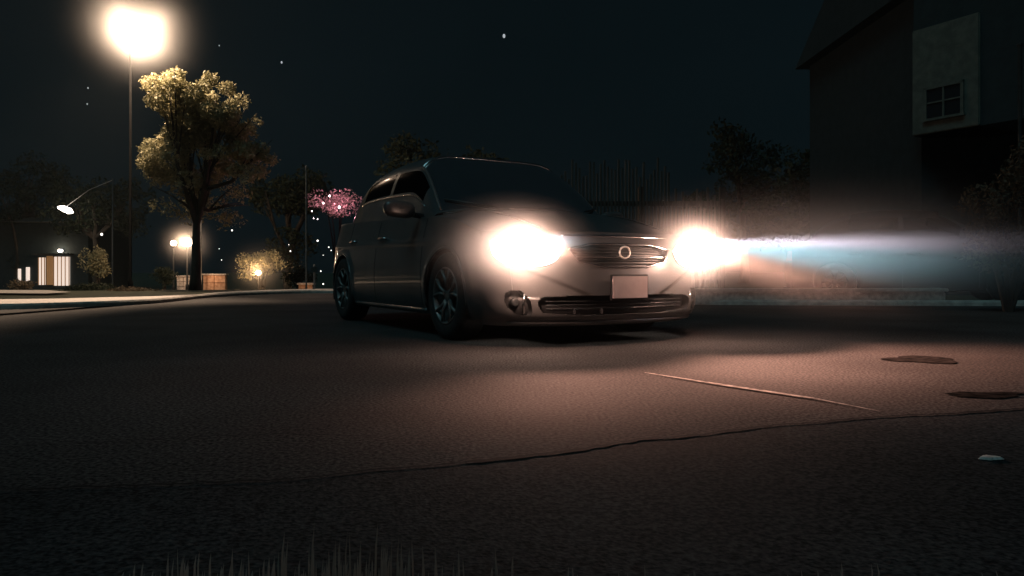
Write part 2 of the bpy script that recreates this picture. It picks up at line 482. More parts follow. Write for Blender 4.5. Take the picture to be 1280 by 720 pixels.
        # belt trim, and an added bright tube for the pillar's highlight
        MB().tube([cab_pt(R(2.2 if s > 0 else 177.8), y)+Vector((s*.004,0,0)) for y in lin(1.4, 3.35, 40)], .006, 6).build('belt_trim', M['chrome'], root, True)
        MB().tube([cab_pt(R(28) if s > 0 else R(152), y)+Vector((s*.002,0,.004)) for y in lin(1.14, 1.95, 24)], .012, 6).build('pillar_highlight', M['alloy'], root, True)  # bright tube stands in for light along the pillar
        # tail lamps
        def tl(a, t): 
            q = tail(s*(.6+.4*a), .62+.22*t); return q+Vector((0,.012,0))
        MB().add(*grid(tl, lin(0,1,6), lin(0,1,3))).build('tail_light', M['redlamp'], root, True)
    # arch lips
    for wy in (FWY, RWY):
        for s in (-1, 1):
            pts = []
            for k in range(33):
                q = R(-14+208*k/32); y, z = wy+ARCH_R*math.cos(q), WZ+ARCH_R*math.sin(q)
                pts.append((s*(halfw(y)-off(max(z, .15))+.010), y-Y0, z))
            MB().tube(pts, .010, 6).build('arch_lip', P, root, True)
    # glazing
    for r, nm in (('windshield','windshield'),('rear_window','rear_window'),('front_side_windowL','side_window'),('front_side_windowR','side_window'),('rear_side_windowL','side_window'),('rear_side_windowR','side_window')):
        vv, ff = sub(reg[r]); meshobj(nm, vv, ff, M['sideglass'] if 'side' in nm else M['glass'], root, True)
    for r in (1, -1):
        w = MB()
        pts = [cab_pt(R(90-r*8-r*q*44/10 if r > 0 else 90+8+q*44/10), 1.12+.012*q)+Vector((0,-.012,.012)) for q in range(0, 11)]
        w.tube(pts, .008, 6); w.build('wiper', M['black'], root)
    # added bright tube standing in for the highlight along the windshield header
    MB().tube([cab_pt(R(q), 1.95)+Vector((0,0,.004)) for q in lin(28, 152, 60)], .014, 6).build('roof_edge_highlight', M['chrome'], root, True)
    MB().tube([hood_pt(a, .985)+Vector((0,0,.006)) for a in lin(-.92, .92, 50)], .006, 6).build('cowl_highlight', M['alloy'], root, True)  # added bright tube for the light line at the hood's rear edge
    for s in (-1, 1):
        MB().tube([hood_pt(s*(.60+.10*t), t)+Vector((0,0,.010)) for t in lin(.06, .95, 30)], .006, 6).build('hood_crease', P, root, True)
    # cabin
    MB().box((0, 1.45-Y0, .90), (1.40, .45, .12), bev=.03).build('dashboard', M['cabin'], root)
    for x in (-.36, .36):
        sm = MB().box((x, 2.45-Y0, .55), (.48,.5,.2), bev=.05).box((x, 2.72-Y0, .85), (.46,.14,.6), bev=.05).box((x, 2.74-Y0, 1.22), (.24,.1,.16), bev=.03)
        sm.build('front_seat', M['cabin'], root)
    MB().box((0, 3.25-Y0, .8), (1.2,.2,.6), bev=.05).build('rear_seat', M['cabin'], root)
    MB().tube([(.36+.18*math.cos(q), 1.85-Y0+.05*math.sin(q), .93+.17*math.sin(q)) for q in lin(0, 2*math.pi*.96, 24)], .014, 8, closed=True).build('steering_wheel', M['black'], root, True)
    MB().box((0, 2.0-Y0, 1.33), (.22,.03,.06), bev=.01).build('rearview_mirror', M['leafdry'], root)
    # wheels
    for wy in (FWY, RWY):
        for s in (-1, 1):
            cx = s*(W-.115)
            ty = MB().lathe([(.21,-.1),(.235,-.11),(.285,-.112),(.314,-.095),(.325,-.06),(.325,.06),(.314,.095),(.285,.112),(.235,.11),(.21,.1)], (cx, wy-Y0, WZ), 'x', 48)
            to = ty.build('wheel', M['rubber'], root, True)
            rm = MB().lathe([(.216,-.1*s),(.216,.095*s),(.208,.108*s),(.2,.104*s),(.196,.06*s),(.19,-.09*s)], (cx, wy-Y0, WZ), 'x', 48)
            rm.lathe([(0,.085*s),(.03,.088*s),(.052,.08*s),(.058,.05*s),(.058,-.05*s)], (cx, wy-Y0, WZ), 'x', 24)
            for k in range(5):
                q0 = 2*math.pi*k/5+.3
                for dq in (-.22, .22):
                    pa = (cx+s*.078, wy-Y0+.05*math.cos(q0+dq*.6), WZ+.05*math.sin(q0+dq*.6))
                    pm = (cx+s*.092, wy-Y0+.12*math.cos(q0+dq*.8), WZ+.12*math.sin(q0+dq*.8))
                    pb = (cx+s*.094, wy-Y0+.203*math.cos(q0+dq*1.5), WZ+.203*math.sin(q0+dq*1.5))
                    rm.tube([pa, pm, pb], [.017,.013,.015], 8)
            rm.build('rim', M['alloy'], to, True)
            MB().lathe([(0,.02*s),(.15,.02*s),(.15,-.005*s),(0,-.005*s)], (cx, wy-Y0, WZ), 'x', 32).build('brake_disc', M['darksteel'], to, True)
    return root

TH = R(30)
NX, NY = .80, 4.92
car = make_car(True)
tag(car, 'grey sedan with both headlights blazing, standing on the street', 'car')
car.name = 'headlit_car'
hx, hy = math.sin(TH), -math.cos(TH)
car.location = (NX-hx*Y0, NY-hy*Y0, 0); car.rotation_euler[2] = TH
bpy.context.view_layer.update()
def carw(x, y, z): return Matrix.Translation(car.location) @ Matrix.Rotation(TH, 4, 'Z') @ Vector((x, y-Y0, z))

def kids(o): return [c for c in bpy.data.objects if c.parent == o]
def copy_tree(o, parent=None):
    ch = kids(o)
    c = o.copy(); col.objects.link(c)
    if parent is not None: c.parent = parent
    for k in ch: copy_tree(k, c)
    return c
M['carshade'] = mat('dark_car_shade', (.006,.007,.008), .8, coat=0., spec=.1)  # near-black over paint, chrome and tyres puts the shade into the colour
car2 = copy_tree(car)
car2.name = 'dark_parked_car'
for c in kids(car2):
    for q_ in [c]+kids(c)+[w_ for v_ in kids(c) for w_ in kids(v_)]:
        if q_.type == 'MESH' and q_.data.materials[0] in (M['paint'], M['alloy'], M['chrome'], M['rubber'], M['darksteel']):
            q_.material_slots[0].link = 'OBJECT'; q_.material_slots[0].material = M['carshade']
    if c.name.startswith('headlight'):
        c.data = c.data.copy(); c.data.materials[0] = M['lamp_off']
        for g in kids(c):
            if g.name.startswith('dark_mark'): bpy.data.objects.remove(g)
car2.location = (7.1, 12.6, 0); car2.rotation_euler[2] = R(68)
tag(car2, 'unlit car parked in the dark behind the headlight beam', 'car')

# ------------------------------------------------------------------ headlight lamps and added glare fill
def beam_light(name, loc, power, right):
    o = point_light(name, loc, (1,1,1), power, .03, None)
    l = o.data; l.use_nodes = True; nt = l.node_tree; N = nt.nodes; L = nt.links
    em = N['Emission']
    geo = N.new('ShaderNodeNewGeometry')
    sep = N.new('ShaderNodeSeparateXYZ'); L.new(geo.outputs['Incoming'], sep.inputs[0])
    SG = LSIGN
    def math_(op, a, b=None, clamp=False):
        n = N.new('ShaderNodeMath'); n.operation = op; n.use_clamp = clamp
        for i, v in enumerate((a, b)):
            if v is None: continue
            if isinstance(v, (int, float)): n.inputs[i].default_value = v
            else: L.new(v, n.inputs[i])
        return n.outputs[0]
    z = math_('MULTIPLY', sep.outputs[2], SG)
    def along(ax, ay): return math_('ADD', math_('MULTIPLY', sep.outputs[0], SG*ax), math_('MULTIPLY', sep.outputs[1], SG*ay))
    fwd = along(hx, hy); bfw = along(math.sin(R(52)), -math.cos(R(52)))
    lx = math_('MULTIPLY', sep.outputs[0], SG)     # towards picture right
    def sstep(v, a, b):
        n = N.new('ShaderNodeMapRange'); n.interpolation_type = 'SMOOTHSTEP'
        n.inputs['From Min'].default_value = a; n.inputs['From Max'].default_value = b; L.new(v, n.inputs['Value']); return n.outputs[0]
    # ground part: lit from just ahead of the bumper
    ga = math_('MULTIPLY', sstep(z, *GR['lo']), sstep(z, *GR['hi']))
    ga = math_('MULTIPLY', ga, sstep(fwd, *GR['fwd']))
    # beam part: sharp horizontal cut-off
    ba = math_('MULTIPLY', sstep(z, *BM['lo']), sstep(z, *BM['hi']))
    bf = sstep(bfw, *BM['fwd'])
    bf = math_('ADD', bf, math_('MULTIPLY', math_('MULTIPLY', sstep(lx, -.1, .6), sstep(z, -.062, -.095)), BM['side'] if right else 0))
    ba = math_('MULTIPLY', ba, bf)
    ba = math_('MULTIPLY', ba, BM['gain'] if right else BM['gain']*.25)
    ramp = N.new('ShaderNodeValToRGB'); e = ramp.color_ramp.elements
    L.new(math_('MULTIPLY', math_('ADD', z, .27), 1/.30), ramp.inputs[0])
    e[0].position = 0; e[0].color = (.30,.24,.22,1)
    e[1].position = 1; e[1].color = (.72,.64,.74,1)
    a = ramp.color_ramp.elements.new(.42); a.color = (.16,.32,.38,1)
    a = ramp.color_ramp.elements.new(.7); a.color = (.20,.36,.43,1)
    a = ramp.color_ramp.elements.new(.80); a.color = (.56,.52,.64,1)
    s1 = N.new('ShaderNodeVectorMath'); s1.operation = 'SCALE'; s1.inputs[0].default_value = (1,.48,.34); L.new(math_('MULTIPLY', math_('MULTIPLY', ga, math_('ADD', sstep(bfw, .78, 1.0), 1.0)), GR['gain']*(1 if right else .42)), s1.inputs['Scale'])
    s2 = N.new('ShaderNodeVectorMath'); s2.operation = 'SCALE'; L.new(ramp.outputs[0], s2.inputs[0]); L.new(ba, s2.inputs['Scale'])
    ad = N.new('ShaderNodeVectorMath'); ad.operation = 'ADD'; L.new(s1.outputs[0], ad.inputs[0]); L.new(s2.outputs[0], ad.inputs[1])
    L.new(ad.outputs[0], em.inputs['Color']); em.inputs['Strength'].default_value = 1
    return o
LSIGN = 1
GRAIN = False
GR = dict(lo=(-.64,-.50), hi=(-.22,-.37), fwd=(.45,.9), gain=2.2)
BM = dict(lo=(-.30,-.20), hi=(.045,-.015), fwd=(.78,1.0), gain=5.6, side=.03)
for s in (-1, 1):
    p = carw(s*.70, planY(.7)-.11, .71)
    beam_light('headlamp_beam', p, 420, s > 0)
    q = carw(.60 if s > 0 else -.82, -.11 if s > 0 else -.04, .67)
    point_light('headlamp_glare_fill', q, (1,.58,.43), 40, .05)  # added lamp floating ahead of the lens, stands in for headlight glare

# ------------------------------------------------------------------ haze and added glow mist
def volmat(name, color, dens_, aniso=.2, gauss=None):
    m = bpy.data.materials.new(name); m.use_nodes = True; nt = m.node_tree; N = nt.nodes
    N.remove(N['Principled BSDF'])
    v = N.new('ShaderNodeVolumePrincipled'); v.inputs['Color'].default_value = (*color, 1)
    v.inputs['Density'].default_value = dens_; v.inputs['Anisotropy'].default_value = aniso
    nt.links.new(v.outputs[0], N['Material Output'].inputs['Volume'])
    if gauss:
        tc = N.new('ShaderNodeTexCoord'); ln = N.new('ShaderNodeVectorMath'); ln.operation = 'LENGTH'
        nt.links.new(tc.outputs['Object'], ln.inputs[0])
        a = N.new('ShaderNodeMath'); a.operation = 'POWER'; a.inputs[1].default_value = 2; nt.links.new(ln.outputs['Value'], a.inputs[0])
        b = N.new('ShaderNodeMath'); b.operation = 'MULTIPLY'; b.inputs[1].default_value = -gauss; nt.links.new(a.outputs[0], b.inputs[0])
        c = N.new('ShaderNodeMath'); c.operation = 'EXPONENT'; nt.links.new(b.outputs[0], c.inputs[0])
        d = N.new('ShaderNodeMath'); d.operation = 'MULTIPLY'; d.inputs[1].default_value = dens_; nt.links.new(c.outputs[0], d.inputs[0])
        nt.links.new(d.outputs[0], v.inputs['Density'])
    return m
def mist(loc, radii, dens_, name, label, rz=0):  # added local volumes, shaped to give the lamps their glow
    bm = bmesh.new(); bmesh.ops.create_icosphere(bm, subdivisions=3, radius=1)
    me = bpy.data.meshes.new(name); bm.to_mesh(me); bm.free()
    me.materials.append(volmat(name, (1,1,1), dens_, .0, 7.0))
    o = bpy.data.objects.new(name, me); o.location = loc; o.scale = radii; o.rotation_euler[2] = rz
    link(o); tag(o, label, 'mist', None, 'stuff'); return o

# ================================================================== GROUND
def gz(x, y):
    t = min(1, max(0, (y-19)/22)); t = t*t*(3-2*t)
    w = min(1, max(0, (1.0-x)/4))
    return -.02-.55*t*w
xs = sorted(set([-400,-200,-120]+list(range(-80, 81, 2))+[120,200,400])); ys = sorted(set([-60,-20]+list(range(-10, 90, 2))+[120,200,400,900]))
V = [(x, y, gz(x, y)) for x in xs for y in ys]; n = len(ys)
g = meshobj('ground', V, [(i*n+j, (i+1)*n+j, (i+1)*n+j+1, i*n+j+1) for i in range(len(xs)-1) for j in range(n-1)], M['soil'], None, True)
tag(g, kind='structure')
# the road: bounded at the left and far side by the curved kerb
KB = [(-14,8.7),(-9.5,9.0),(-6.7,9.5),(-6.1,10.2),(-5.6,11.2),(-5.75,12.6),(-5.9,13.9),(-5.7,15.6),(-4.9,17.0),(-3.9,17.0),(-2.9,15.2),(-2.1,13.0),(-.6,11.9),(1.2,11.35),(3.0,10.9),(6,10.6),(14,10.4)]
def smooth_line(P, it=3):
    for _ in range(it):
        Q = [P[0]]
        for a, b in zip(P, P[1:]): Q += [(a[0]*.75+b[0]*.25, a[1]*.75+b[1]*.25), (a[0]*.25+b[0]*.75, a[1]*.25+b[1]*.75)]
        P = Q+[P[-1]]
    return P
KB = smooth_line(KB)
V = []; Fc = []
for (x, y) in KB: V += [(x, y, .0), (x*1.6 if abs(x) > 6 else x*1.2, -8, .0)]
for i in range(len(KB)-1): Fc.append((2*i+1, 2*i+3, 2*i+2, 2*i))
road = meshobj('road', V, Fc, M['road']); tag(road, kind='structure')
def strip(name, A, B, material, z):
    V = []; 
    for a, b in zip(A, B): V += [(a[0], a[1], z), (b[0], b[1], z)]
    return meshobj(name, V, [(2*i, 2*i+2, 2*i+3, 2*i+1) for i in range(len(A)-1)], material)
# newer dark asphalt nearer than the crack
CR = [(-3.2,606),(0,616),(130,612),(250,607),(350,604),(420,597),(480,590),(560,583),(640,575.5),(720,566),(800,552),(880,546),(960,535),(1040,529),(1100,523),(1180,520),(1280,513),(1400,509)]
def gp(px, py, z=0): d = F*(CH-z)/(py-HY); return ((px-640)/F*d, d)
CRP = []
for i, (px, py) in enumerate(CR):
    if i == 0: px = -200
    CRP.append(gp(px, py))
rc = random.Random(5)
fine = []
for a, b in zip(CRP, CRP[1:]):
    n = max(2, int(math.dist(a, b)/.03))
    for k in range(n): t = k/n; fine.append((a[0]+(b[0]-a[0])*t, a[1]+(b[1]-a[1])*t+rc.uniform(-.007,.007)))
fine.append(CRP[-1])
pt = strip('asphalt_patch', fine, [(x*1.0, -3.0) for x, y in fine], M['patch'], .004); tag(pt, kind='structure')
def crack(P, w, label):
    A = []; B = []
    for i, (x, y) in enumerate(P):
        h = w*(.35+.65*rc.random())*(min(1, (i+1)/20)); k = 1 if x > -.1 else .5
        A.append((x, y-h*k)); B.append((x, y+h*k))
    o = strip('road_crack', A, B, M['tar'], .008); tag(o, label, 'crack'); return o
crack(fine, .014, 'long dark crack running across the road in front of the car')
br = [gp(*p) for p in ((612,578),(585,574),(555,564),(520,556),(450,548),(350,545.5),(250,549),(130,556),(0,562),(-150,566))]
bf = []
for a, b in zip(br, br[1:]):
    for k in range(12): t = k/12; bf.append((a[0]+(b[0]-a[0])*t, a[1]+(b[1]-a[1])*t+rc.uniform(-.006,.006)))
crack(bf, .007, 'thin faint crack curving off to the left above the long dark crack')
# pale line scratched over the asphalt
ln = [gp(*p) for p in ((806,467),(850,474),(900,482),(960,491),(1020,500),(1060,508),(1100,516))]
A = []; B = []
for i, (x, y) in enumerate(ln): w = [.005,.018,.028,.028,.022,.014,.006][i]; A.append((x, y-w)); B.append((x, y+w))
o = strip('painted_line', A, B, M['whitepaint'], .006); tag(o, 'thin worn white line running diagonally on the lit asphalt', 'road line')
def blob(name, px, py, rx, ry, material, z, seed, h=0):
    r = random.Random(seed); x, y = gp(px, py); n = 28
    ph = [r.uniform(0, 6) for _ in range(4)]
    pts = [(x+rx*math.cos(q)*(1+.25*math.sin(2*q+ph[0])+.15*math.sin(5*q+ph[1])), y+ry*math.sin(q)*(1+.25*math.sin(3*q+ph[2])+.1*math.sin(7*q+ph[3])), z) for q in [2*math.pi*k/n for k in range(n)]]
    V = pts; Fc = [tuple(range(n))]
    if h:
        V = pts+[(x+(p[0]-x)*.7, y+(p[1]-y)*.7, z+h) for p in pts]; Fc = [(k, (k+1) % n, n+(k+1) % n, n+k) for k in range(n)]+[tuple(range(n, 2*n))]
    return meshobj(name, V, Fc, material)
tag(blob('oil_stain', 1150, 450, .17, .17, M['stain'], .004, 1), 'small dark stain on the lit asphalt, the one farther from the camera', 'stain')
tag(blob('oil_stain', 1232, 494, .17, .07, M['stain'], .004, 2), 'elongated dark stain on the lit asphalt just above the long crack', 'stain')
tag(blob('paper_scrap', 1238, 576, .026, .018, M['chip'], .006, 3, .006), 'tiny pale scrap lying on the dark asphalt below the crack', 'litter')

# kerb and pavement behind it
def offset_line(P, d):
    out = []
    for i, p in enumerate(P):
        a = P[max(0, i-1)]; b = P[min(len(P)-1, i+1)]; tx, ty = b[0]-a[0], b[1]-a[1]; l = math.hypot(tx, ty) or 1
        out.append((p[0]-ty/l*d, p[1]+tx/l*d))
    return out
K2 = offset_line(KB, .15)
V = []; Fc = []
for a, b in zip(KB, K2):
    V += [(a[0], a[1], -.02), (a[0]+(b[0]-a[0])*.1, a[1]+(b[1]-a[1])*.1, .05), (a[0]+(b[0]-a[0])*.3, a[1]+(b[1]-a[1])*.3, .075), (b[0], b[1], .08), (b[0], b[1], -.02)]
for i in range(len(KB)-1):
    for k in range(4): Fc.append((5*i+k, 5*i+5+k, 5*i+6+k, 5*i+k+1))
tag(meshobj('kerb', V, Fc, M['kerb']), kind='structure')
left = [i for i, p in enumerate(KB) if p[0] < -3.4]
A = [K2[i] for i in left]
V = []
B = [(a[0]-.5*min(1, max(0, (12.5-a[1])/2)), a[1]+.7+.7*min(1, max(0, (12.5-a[1])/2))) for a in A]
V = []
for a, b in zip(A, B): V += [(a[0], a[1]+.002, .078), (b[0], b[1], .085), (b[0], b[1], -.03)]
Fc = []
for i in range(len(A)-1): Fc += [(3*i, 3*i+3, 3*i+4, 3*i+1), (3*i+1, 3*i+4, 3*i+5, 3*i+2)]
tag(meshobj('pavement', V, Fc, M['concrete']), kind='structure')
# a second lit path across the lawn at far left
strip_ = strip('path', [(-26,17.0),(-18,16.6),(-12,16.2),(-10.2,15.8)], [(-26,20.0),(-18,19.6),(-12,18.6),(-10.4,17.0)], M['concrete'], .03); tag(strip_, kind='structure')

# ================================================================== FOLIAGE
def leaves(name, clumps, n, size, material, parent=None, seed=1, flat=.0):
    """many small leaf quads spread through a set of ellipsoid clumps"""
    r = np.random.RandomState(seed); cl = np.array(clumps, float)     # cx cy cz rx ry rz weight
    w = cl[:,6]/cl[:,6].sum(); k = r.choice(len(cl), n, p=w)
    d = r.normal(size=(n,3)); d /= np.linalg.norm(d, axis=1)[:,None]
    rad = r.uniform(.25, 1, n)**.45
    c = cl[k,:3]+d*cl[k,3:6]*rad[:,None]+r.normal(size=(n,3))*size*.6
    u = r.normal(size=(n,3)); u /= np.linalg.norm(u, axis=1)[:,None]
    v = np.cross(u, r.normal(size=(n,3))); v /= np.linalg.norm(v, axis=1)[:,None]
    s = size*r.uniform(.6, 1.4, n)[:,None]
    P = np.stack([c-u*s, c-v*s*.45, c+u*s, c+v*s*.45], 1).reshape(-1,3)
    me = bpy.data.meshes.new(name); me.vertices.add(4*n); me.vertices.foreach_set('co', P.ravel())
    me.loops.add(4*n); me.loops.foreach_set('vertex_index', np.arange(4*n)); me.polygons.add(n)
    me.polygons.foreach_set('loop_start', np.arange(n)*4); me.polygons.foreach_set('loop_total', np.full(n, 4)); me.update()
    me.materials.append(material)
    return link(bpy.data.objects.new(name, me), parent)
def subclumps(big, n, seed, rs=.3):
    r = random.Random(seed); out = []
    for (x, y, z, a, b, c, w) in big:
        for _ in range(n):
            while True:
                d = Vector((r.uniform(-1,1), r.uniform(-1,1), r.uniform(-1,1)))
                if .3 < d.length < 1: break
            d = d.normalized()*r.uniform(.55, 1)
            q = rs*r.uniform(.6, 1.3)
            out.append((x+d.x*a, y+d.y*b, z+d.z*c, q*a**.5, q*b**.5, q*.8*c**.5, w*q*q))
    return out
def limbs(trunk_base, top, big, seed, r0=.16):
    r = random.Random(seed); mb = MB(); b = Vector(trunk_base); t = Vector(top)
    pts = [b+(t-b)*k/6+Vector((r.uniform(-.06,.06), r.uniform(-.06,.06), 0))*(k > 0) for k in range(7)]
    mb.tube(pts, [r0*(1.25 if k == 0 else 1-.1*k) for k in range(7)], 10)
    for (x, y, z, *_x) in big:
        e = Vector((x, y, z)); s = pts[r.choice((3,4,5,6))]; m = (s+e)/2+Vector((r.uniform(-.2,.2), r.uniform(-.2,.2), -.15))
        mb.tube([s, m, e], [r0*.5, r0*.32, r0*.12], 7)
        for _ in range(3):
            f = e+Vector((r.uniform(-.6,.6), r.uniform(-.6,.6), r.uniform(-.1,.6))); mb.tube([m, (m+f)/2+Vector((0,0,.05)), f], [r0*.2, r0*.13, .01], 5)
    return mb
def tree(base, big, nleaf, size, material, label, cat='tree', seed=1, nsub=14, rs=.3, r0=.16, group=None, name='tree'):
    root = empty(name, base, label=label, cat=cat, group=group); B = Vector(base)
    loc = [(x-B.x, y-B.y, z-B.z, a, b, c, w) for (x, y, z, a, b, c, w) in big]
    top = (sum(q[0] for q in loc)/len(loc)*.5, sum(q[1] for q in loc)/len(loc)*.5, min(q[2] for q in loc)+.3)
    limbs((0,0,-.1), top, loc, seed, r0).build('trunk', M['bark'], root, True)
    leaves('crown', subclumps(loc, nsub, seed, rs), nleaf, size, material, root, seed)
    return root
def E(px, py, d, rpx, rpy, w=1, ry=None):
    p = at(px, py, d); return (p.x, p.y, p.z, rpx/F*d, ry or (rpx+rpy)/2/F*d, rpy/F*d, w)
D = 21.0
big = [E(212,118,D-.6,26,26,2.2), E(270,126,D-.4,36,32,3.0), E(235,150,D,40,22,1.5), E(205,195,D,34,32,1.6), E(262,190,D+.3,48,36,2), E(316,200,D-.2,27,26,1.3), E(300,150,D+.4,22,24,.8), E(256,158,D+.2,40,34,2.2), E(232,225,D+.4,40,26,1),
       E(225,250,D+.8,36,30,.35), E(285,255,D+1,36,28,.3)]
b0 = at(244, 364, D); b0.z = gz(b0.x, b0.y)
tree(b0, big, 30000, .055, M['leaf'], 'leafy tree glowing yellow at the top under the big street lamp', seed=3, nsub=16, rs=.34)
# dark trees behind
dk = [(120,270,40,60,60,'dark tree behind the drooping street lamp'),
      (20,240,44,60,70,'dark tree at the far left edge behind the lit building'),(360,270,34,50,50,'dark tree behind the warm lit bush'),
      (560,230,30,80,60,'broad dark tree rising behind the car roof'),(1010,215,26,90,70,'dark tree behind the headlight beam'),(930,200,33,70,70,'dark tree behind the slatted fence at its right end')]
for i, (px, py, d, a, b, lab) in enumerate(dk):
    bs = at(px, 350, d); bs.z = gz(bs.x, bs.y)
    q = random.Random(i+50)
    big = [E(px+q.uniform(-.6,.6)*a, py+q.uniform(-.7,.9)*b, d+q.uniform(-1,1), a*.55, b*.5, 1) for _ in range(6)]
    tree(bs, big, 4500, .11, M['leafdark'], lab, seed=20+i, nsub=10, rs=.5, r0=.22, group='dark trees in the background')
def shrub(px, py, d, a, b, n, size, material, label, seed, name='shrub', group=None, cat='shrub'):
    bs = at(px, 350, d); bs.z = gz(bs.x, bs.y); bs.x = (px-640)/F*d
    root = empty(name, bs, label=label, cat=cat, group=group)
    q = random.Random(seed); c = E(px, py, d, a, b)
    big = [(c[0]-bs.x+q.uniform(-.5,.5)*c[3], q.uniform(-.4,.4)*c[3], c[2]-bs.z+q.uniform(-.5,.5)*c[5], c[3]*.6, c[3]*.5, c[5]*.6, 1) for _ in range(5)]
    mb = MB()
    for g_ in big: mb.tube([(q.uniform(-.08,.08), q.uniform(-.08,.08), -.05), (g_[0]*.5, g_[1]*.5, g_[2]*.6), g_[:3]], [.035,.025,.008], 6)
    mb.build('stem', M['blackpole'] if name == 'blossom_tree' else M['bark'], root)
    leaves('foliage', subclumps(big, 8, seed, .38), n, size, material, root, seed)
    return root
shrub(123, 322, 26, 15, 26, 1400, .05, M['leaf'], 'narrow speckled shrub with a white dot of light above it', 31)
shrub(328, 335, 27, 28, 24, 2600, .05, M['leaf'], 'round bush glowing warm from a lamp inside it', 32)
shrub(205, 350, 30, 18, 14, 1000, .05, M['leafdark'], 'low dark shrub beneath the pair of warm lamps', 33)
shrub(372, 345, 25, 18, 16, 1200, .05, M['leafdark'], 'dark shrub between the glowing bush and the sign post', 34)
shrub(22, 358, 24, 20, 6, 1500, .04, M['leafdry'], 'low scrubby plants along the path at the far left', 35)
shrub(105, 362, 21, 34, 6, 2200, .035, M['leafdark'], 'long low hedge of weeds behind the near kerb', 36)
shrub(165, 364, 20, 28, 5, 1600, .035, M['leafdry'], 'dry weeds lit orange behind the kerb', 37)
fl = shrub(423, 254, 24, 38, 20, 1700, .042, M['leafpink'], 'pink blossoming crown lit by small bulbs beside the rear of the car', 38, name='blossom_tree', cat='tree')
# right side: dry shrub top in front of the house
bs = at(1260, 350, 9.0); bs.z = -.02
root = empty('shrub', bs, label='big dark shrub with dry ragged top at the right edge', cat='shrub')
big = []
for (px, py, a, b) in ((1228,262,26,40),(1262,245,26,44),(1300,225,36,50),(1345,210,34,56),(1245,320,40,34),(1300,310,50,40)):
    c = E(px, py, 9, a, b); big.append((c[0]-bs.x, c[1]-bs.y, c[2]-bs.z, c[3], c[3], c[5], 1))
mb = MB()
for g_ in big: mb.tube([(0,0,-.05), (g_[0]*.5, .05, g_[2]*.6), g_[:3]], [.04,.03,.01], 6)
mb.build('stem', M['bark'], root); leaves('foliage', subclumps(big, 12, 9, .3), 5500, .028, M['leafbrown'], root, 9)

# foreground: dry grass blades at the bottom edge of the picture
mb = MB(); q = random.Random(77)
def blade(px, h, d):
    x = (px-640)/F*d; w = .0016*q.uniform(.7,1.4); lean = q.uniform(-.05,.05)*h; hh = h
    mb.add([(x-w,d,0),(x+w,d,0),(x+w*.7+lean*.4,d,hh*.6),(x-w*.7+lean*.4,d,hh*.6),(x+lean,d+.004,hh)], [(0,1,2,3),(3,2,4)])
for _ in range(330):
    px = q.choice((q.gauss(470,70), q.gauss(330,90), q.uniform(150,600), q.uniform(150,640))); d = q.uniform(1.05,1.17)
    blade(px, q.choice((.01,.02,.03,.035,.045))*q.uniform(.5,1.5)*(1.5 if 380 < px < 520 else 1), d)
for px in (352,357,419,450,478,482,496,502): blade(px, q.uniform(.06,.085), 1.15)
for _ in range(60): blade(q.uniform(700,1260), q.uniform(.008,.035), q.uniform(1.08,1.16))
tag(mb.build('grass', M['grassdry']), 'sparse dry grass blades along the bottom edge', 'grass', None, 'stuff')

# ================================================================== STREET LAMPS
def cone_shade(c, r, h):
    return [(0, h), (r*.3, h), (r*.55, h*.75), (r, 0), (r*.92, 0), (r*.5, h*.68), (0, h*.8)]
LA = at(172, 34, 20.0)
def street_lamp(px_pole, head, d, label, arm=True, globe=.16, strength=60, color=(1,.78,.6), name='street_lamp', polemat='darksteel', r=.06, group=None, up=.25):
    bx = (px_pole-640)/F*d; bz = gz(bx, d)
    root = empty(name, (bx, d, bz), label=label, cat='street lamp', group=group)
    H = Vector(head)-Vector((bx, d, bz))
    mb = MB(); top = H.z+up
    mb.tube([(0,0,-.05),(0,0,.25),(0,0,.3),(0,0,top)], [r*1.7,r*1.7,r,r*.7], 10)
    mb.build('pole', M[polemat], root, True)
    if arm: MB().tube([(0,0,top-.08), (H.x*.5, 0, H.z+(top-H.z)*.62), (H.x, 0, H.z+globe*.7)], [r*.55,r*.45,r*.4], 8).build('arm', M['steel'], root, True)
    return root, H
rt, H = street_lamp(163, LA, 20.0, 'tall street lamp with a huge blown out warm light', globe=.12, up=.3, r=.04, polemat='blackpole')
MB().lathe([(0,.17),(.03,.17),(.06,.13),(.08,.10),(.0,.10)], H, 'z', 24).build('lamp_hood', M['darksteel'], rt, True)
MB().lathe([(0,-.11),(.06,-.09),(.10,-.04),(.11,.02),(.09,.07),(0,.10)], H, 'z', 24).build('lamp_globe', emis('globe_light', (1,.72,.52), 130), rt, True)
sl_ = point_light('street_light', LA+Vector((0,-.02,-.17)), (1,.70,.48), LAMP_A, .05)
_nt = sl_.data; _nt.use_nodes = True; _nt = _nt.node_tree
_g = _nt.nodes.new('ShaderNodeNewGeometry')
def _mr(v, a, b, c, d):
    q_ = _nt.nodes.new('ShaderNodeMapRange'); q_.interpolation_type = 'SMOOTHSTEP'
    for k_, x_ in zip(('From Min','From Max','To Min','To Max'), (a,b,c,d)): q_.inputs[k_].default_value = x_
    _nt.links.new(v, q_.inputs['Value']); return q_.outputs[0]
def _mm(op, a, b):
    q_ = _nt.nodes.new('ShaderNodeMath'); q_.operation = op
    _nt.links.new(a, q_.inputs[0])
    if isinstance(b, (int, float)): q_.inputs[1].default_value = b
    else: _nt.links.new(b, q_.inputs[1])
    return q_.outputs[0]
def _dt(d):
    d = Vector(d).normalized(); q_ = _nt.nodes.new('ShaderNodeVectorMath'); q_.operation = 'DOT_PRODUCT'
    _nt.links.new(_g.outputs['Incoming'], q_.inputs[0]); q_.inputs[1].default_value = d; return q_.outputs['Value']
